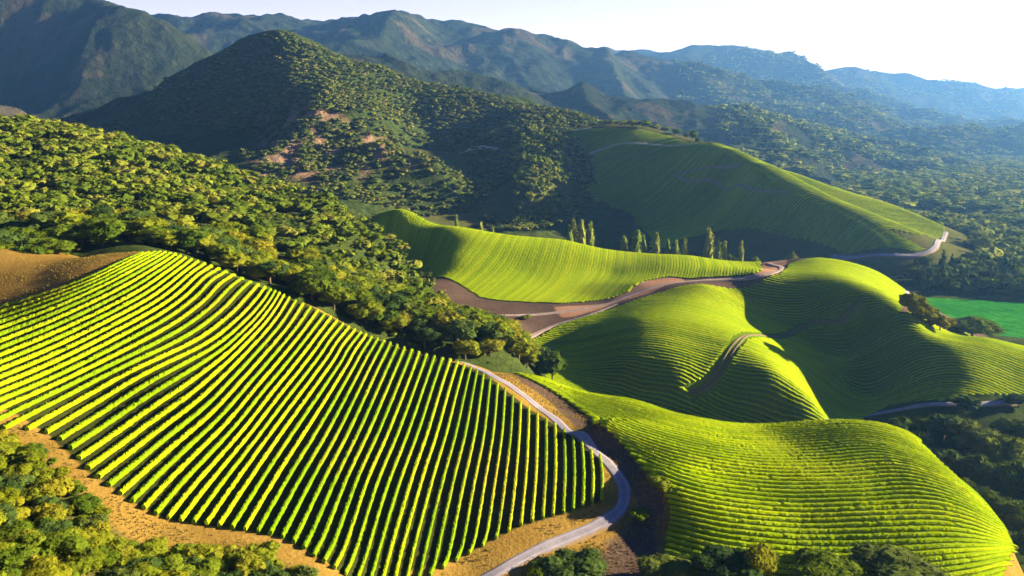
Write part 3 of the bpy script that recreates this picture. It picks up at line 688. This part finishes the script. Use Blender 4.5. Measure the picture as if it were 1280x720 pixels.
# -- bottom left shrubs
gx, gy = scatter(Z_SCR, 3.9, 1.0); gz = front(gx, gy); u, v = project(gx, gy, gz); m = (u < 470) & (v < 790) & (u > -60); gx, gy, gz, u, v = gx[m], gy[m], gz[m], u[m], v[m]
d_ = sdf(Z_SCR, gx, gy)
for i in range(len(gx)):
    key = random.choices(['shrub', 'goldshrub', 'darkshrub', 'gold', 'oak'], [3, 3, 2, 1.2, 1.5])[0]
    h = min(random.uniform(2.2, 5.4), 1.8 + d_[i] * .9); w = h * random.uniform(1.1, 1.7)
    big = h > 3.9
    put_tree('shrub', key, gx[i], gy[i], gz[i] - .3, h, w, ('tall rounded shrub' if big else 'low spreading shrub') + ' in the olive thicket below the orange track at lower left', 'shrub', ('tall' if big else 'low') + ' shrubs below the orange track')

def at_px(h, u, v):
    p = h.hit(u, v, *RNG_[h]); return p[0], p[1], float(Hx(h, p[0], p[1])[0])
def single(name, key, h, u, v, hpx, wpx, label, cat='tree', group=None):
    x, y, z = at_px(h, u, v); k = math.hypot(x, y) / F
    return put_tree(name, key, x, y, z, hpx * k * 1.05, wpx * k * 1.25, label, cat, group)
single('bush', 'darkshrub', front, 722, 722, 38, 75, 'dark wide bush under the lower end of the road', 'bush')
single('bush', 'darkshrub', front, 832, 724, 34, 62, 'dark bush at the foot of the brown bank between road and right vineyard', 'bush')
single('bush', 'goldshrub', front, 945, 722, 52, 40, 'golden upright bush before the right vineyard', 'bush')
single('bush', 'darkshrub', front, 905, 724, 48, 75, 'broad dark bush left of the golden bush before the right vineyard', 'bush')
single('bush', 'shrub', front, 1030, 730, 42, 75, 'olive bush at the middle of the right vineyard foot', 'bush')
single('bush', 'darkshrub', front, 1130, 732, 48, 105, 'widest dark bush at the right vineyard foot, by its far corner', 'bush')
single('bush', 'shrub', front, 822, 612, 22, 26, 'small green bush at the edge of the brown bank beside the right vineyard', 'bush')
single('bush', 'shrub', front, 800, 648, 14, 22, 'small dusty bush outside the road bend', 'bush')
single('bush', 'shrub', front, 672, 722, 22, 34, 'low bush beside the lower end of the road, left of the dark wide bush', 'bush')
single('tree', 'oak', mid, 690, 478, 42, 34, 'yellow green round tree standing alone beside the road at the foot of the middle vineyard')
single('bush', 'shrub', mid, 657, 399, 7, 12, 'tiny bush in the shade beside the pink dirt road', 'bush')
for u, v, h, w in [(1128,545,32,42),(1150,560,30,40),(1180,545,38,50),(1212,560,44,56),(1185,590,40,50),(1225,600,44,52),(1252,575,42,50),(1268,610,44,52),(1240,640,38,46),(1275,660,40,50),(1290,560,48,60),(1160,535,24,34),(1205,525,22,34),(1300,620,46,56),(1262,548,28,40),(1210,620,30,36),(1285,690,36,44),(1272,520,20,30)]:
    x, y = [c for c in ((u - 640) / F / CP * 0, 0)]
    Yd = float(np.interp(v, [520, 560, 600, 650, 700], [352, 318, 290, 262, 240])); a = ray(u, v)[0]; z = float(H(np.array([a * Yd]), np.array([Yd]))[0]); zt = CZ + ray(u, v)[1] * Yd
    put_tree('roadside_tree', random.choice(['oak', 'oak', 'dark']), a * Yd, Yd, z - .2, max(zt - z + h * Yd / F * .9, h * Yd / F), w * Yd / F * 1.2, 'leafy green tree in the shaded grove right of the rounded vineyard', 'tree', 'trees of the grove right of the rounded vineyard')
for u, v, h, w in [(1140,388,26,22),(1150,396,26,22),(1162,402,22,24),(1175,408,18,22)]:
    single('roadside_tree', 'gold', mid, u, v + 6, h, w, 'bronze green bushy tree beside the short lane by the lawn', 'tree', 'bronze trees by the short lane')
single('roadside_tree', 'oak', mid, 1215, 421, 22, 46, 'broad pale tree standing in front of the bright lawn')
# -- poplars behind the middle hill
for u, vb, hp, wp in [(571,285,17,7),(602,296,20,7),(616,298,16,7),(628,300,11,6),(717,305,32,10),(727,308,34,10),(738,308,32,10),(780,316,22,10),(796,316,30,13),(803,316,24,10),(820,316,26,11),(835,316,18,9),(845,316,17,9),(855,318,22,10),(885,322,38,12),(897,324,26,9),(905,324,24,8),(926,324,24,7),(915,326,12,10),(945,326,9,12),(990,325,12,12),(712,304,24,9)]:
    Yd = 700 + random.uniform(-14, 14); a, b = ray(u, vb); x = a * Yd
    z = float(H(np.array([x]), np.array([Yd]))[0]); top = CZ + ray(u, vb - hp)[1] * Yd; hgt = max(top - z, hp * Yd / F)
    tall = hp > 14
    grp = 'left of the dense clump' if u < 700 else ('in the tight clump on the left' if u < 760 else ('beside the wide pair' if u < 870 else 'right of the gap'))
    gl = {'left of the dense clump': 'over the lit crest, left of the tight clump', 'in the tight clump on the left': 'in the tight clump over the crest dip', 'beside the wide pair': 'in the loose row before the dark far vineyard', 'right of the gap': 'near the brown field of the far vineyard'}[grp]
    if tall: put_tree('poplar_tree', 'poplar', x, Yd, z, hgt, wp * Yd / F * 3.4, 'slender upright poplar ' + gl, 'tree', 'poplars ' + gl)
    else: put_tree('valley_tree', 'oak', x, Yd, z, hgt, wp * Yd / F * 1.3, 'small round tree among the poplars behind the middle hill', 'tree', 'small trees among the poplars')
# -- trees on the far hill crest
for u, v, h in [(866,173,14),(858,171,10),(872,177,9),(820,158,9),(832,161,8),(845,166,9),(805,158,11),(790,157,10),(776,156,9),(762,155,9),(752,156,8),(740,157,7)]:
    x, y = (lambda p: (p[0] * 1.005, p[1] * 1.005))(far.hit(u, v + 3, 900, 1300)); z = float(Hx(far, x, y)[0])
    put_tree('crest_tree', 'oak', x, y, z - 1, h * y / F, h * y / F * (.7 if u > 855 else 1.6), 'low tree on the crest of the far vineyard hill', 'tree', 'trees on the far vineyard crest')

# -- mountain forest
Z_M = poly(mount, [(-200,225),(0,210),(200,228),(340,236),(450,254),(560,275),(640,290),(720,275),(760,200),(760,160),(680,136),(620,120),(520,102),(420,70),(345,42),(285,62),(200,108),(90,152),(-200,165)])
gx, gy = scatter(Z_M, 7.4, 1.0); gz = mount(gx, gy)
zz = H(gx, gy); u, v = project(gx, gy, gz)
rockm = (u > 310) & (u < 550) & (v > 140) & (v < 235) & (fbm(gx / 18, gy / 30, 4, 8) > .08)
m = (~rockm) & (gz > zz - 2) & (rng.random(len(gx)) < np.where((u > 345) & (u < 480) & (v < 160), .8, .97)); gx, gy, gz = gx[m], gy[m], gz[m]; n = len(gx)
hh = rng.uniform(5, 11, n); forest('mountain_woodland', gx, gy, gz, hh, hh * rng.uniform(1.3, 2.0, n), ['far'] * n, M_massd, 'dark wood covering the high mountain with the sunlit right flank')
# lit woodland knob beside the far vineyard
Z_K = poly(far, [(640,185),(665,178),(690,182),(705,200),(715,222),(705,250),(715,280),(700,300),(655,300),(640,270)])
gx, gy = scatter(Z_K, 8.5, 1.0); gz = H(gx, gy); n = len(gx); hh = rng.uniform(8, 16, n)
forest('knoll_woodland', gx, gy, gz, hh, hh * rng.uniform(.8, 1.1, n), ['round'] * n, M_mass, 'bushy olive and russet wood on the knoll left of the dark far vineyard')
# -- valley wood, right
Z_V = np.array([on_floor(u, v) for u, v in [(1135,340),(1150,366),(1290,372),(1420,378),(1500,300),(1500,172),(1280,168),(900,170),(820,172)]])
def keepv(x, y):
    d = np.hypot(x, y); cl = fbm(x / 120, y / 200, 3, 44); return (rng.random(len(x)) < np.clip(700 / d, .1, 1)) & (far(x, y) < 12) & (mid(x, y) < 12) & ((cl > -.28) | (d < 900))
gx, gy = scatter(Z_V, 11.0, 1.0, keepv); gz = H(gx, gy); o_ = np.argsort(np.hypot(gx, gy)); gx, gy, gz = gx[o_], gy[o_], gz[o_]
u, v = project(gx, gy, gz); inn = (u > 1120) & (u < 1290)
idx = [i for i in range(len(gx)) if inn[i]][:60]
for i in idx:
    h = random.uniform(10, 22); c = random.random() < .45
    put_tree('valley_conifer' if c else 'valley_tree', 'conifer' if c else random.choice(['oak', 'dark']), gx[i], gy[i], gz[i], h * (1.25 if c else .8), h * (.9 if c else 1.0),
             'tall pointed conifer in the valley wood behind the lawn' if c else 'rounded tree in the valley wood behind the lawn', 'tree', 'conifers behind the lawn' if c else 'round trees behind the lawn')
rest = np.array(sorted(set(range(len(gx))) - set(idx))); gx, gy, gz = gx[rest], gy[rest], gz[rest]; n = len(gx); far_ = np.hypot(gx, gy) / 700
hh = rng.uniform(9, 20, n) * np.clip(far_, 1, 1.3); kinds = ['conifer' if rng.random() < .35 else ('round' if f < 1.9 else 'far') for f in far_]
forest('valley_woodland', gx, gy, gz, hh, hh * np.array([.9 if k == 'conifer' else 1.15 for k in kinds]) * np.clip(far_, 1, 2.0), kinds, M_valley, 'hazy wood of mixed trees filling the valley on the right')
print('valley', n)
# -- hedge beside the shaded gully between the hills
gp = poly(mid, [(1040,326),(1060,338),(1120,352),(1135,350),(1130,336),(1080,322)])

# ------------------------------------------------------------------ haze, light, camera
m, nt, o = mat('valley_air')
pv = nt.nodes.new('ShaderNodeVolumePrincipled'); pv.inputs['Color'].default_value = (.17, .44, .98, 1); pv.inputs['Density'].default_value = 4.4e-5; pv.inputs['Anisotropy'].default_value = .45
nt.links.new(pv.outputs[0], o.inputs['Volume'])
x0, x1, y0, y1, z0, z1 = -7500, 9000, -400, 9200, -14, 1150
V = np.array([(x, y, z) for x in (x0, x1) for y in (y0, y1) for z in (z0, z1)])
hz = mesh_np('haze', V, np.array([[0, 1, 3, 2], [4, 6, 7, 5], [0, 4, 5, 1], [2, 3, 7, 6], [0, 2, 6, 4], [1, 5, 7, 3]]), m); tag(hz, 'thin bluish morning air over the hills', 'haze', kind='stuff')

w = bpy.data.worlds.new('World'); sc.world = w; w.use_nodes = True; nt = w.node_tree
bg = nt.nodes['Background']; sky = nt.nodes.new('ShaderNodeTexSky'); sky.sky_type = 'NISHITA'; sky.sun_disc = False
sky.sun_elevation = SUN_EL; sky.sun_rotation = SUN_AZ; sky.air_density = 1.0; sky.dust_density = .4; sky.ozone_density = 3.0
tc = nt.nodes.new('ShaderNodeTexCoord'); sx_ = nt.nodes.new('ShaderNodeSeparateXYZ'); nt.links.new(tc.outputs['Generated'], sx_.inputs[0])
zz_ = math_(nt, 'MAXIMUM', sx_.outputs[2], 0.0)
band = math_(nt, 'POWER', 2.718, math_(nt, 'MULTIPLY', zz_, -7.5))              # pale morning mist low in the sky
blue = mixc(nt, 1.0, sky.outputs[0], (.06, .17, .50), 'MULTIPLY')
sund = nt.nodes.new('ShaderNodeVectorMath'); sund.operation = 'DOT_PRODUCT'; nt.links.new(tc.outputs['Generated'], sund.inputs[0]); sund.inputs[1].default_value = (math.sin(SUN_AZ), math.cos(SUN_AZ), 0)
warm = math_(nt, 'MULTIPLY_ADD', sund.outputs['Value'], .5, .5, clamp=True)
mist = mixc(nt, warm, (4.3, 3.8, 3.4), (7.4, 5.2, 3.4))
nt.links.new(mixc(nt, band, blue, mist), bg.inputs[0]); bg.inputs[1].default_value = .05
sd = bpy.data.lights.new('sun', 'SUN'); sd.energy = 5.0; sd.angle = RD(.5); sd.color = (1, .84, .56)
so = bpy.data.objects.new('sun', sd); COL.objects.link(so)
from mathutils import Vector
dirv = Vector((math.sin(SUN_AZ) * math.cos(SUN_EL), math.cos(SUN_AZ) * math.cos(SUN_EL), math.sin(SUN_EL)))
so.rotation_euler = dirv.to_track_quat('Z', 'Y').to_euler(); so.location = (0, 0, 400)
cd = bpy.data.cameras.new('camera'); co = bpy.data.objects.new('camera', cd); COL.objects.link(co)
co.location = (0, 0, CZ); co.rotation_euler = (RD(90) - PITCH, 0, 0); cd.sensor_width = 36; cd.lens = F / 1280 * 36; cd.clip_end = 60000; cd.clip_start = 1
sc.camera = co
sc.view_settings.view_transform = 'Standard'; sc.view_settings.look = 'None'; sc.view_settings.exposure = 3.1; sc.view_settings.gamma = 1
sc.cycles.volume_bounces = 0; sc.cycles.max_bounces = 5; sc.cycles.diffuse_bounces = 2; sc.cycles.transmission_bounces = 3
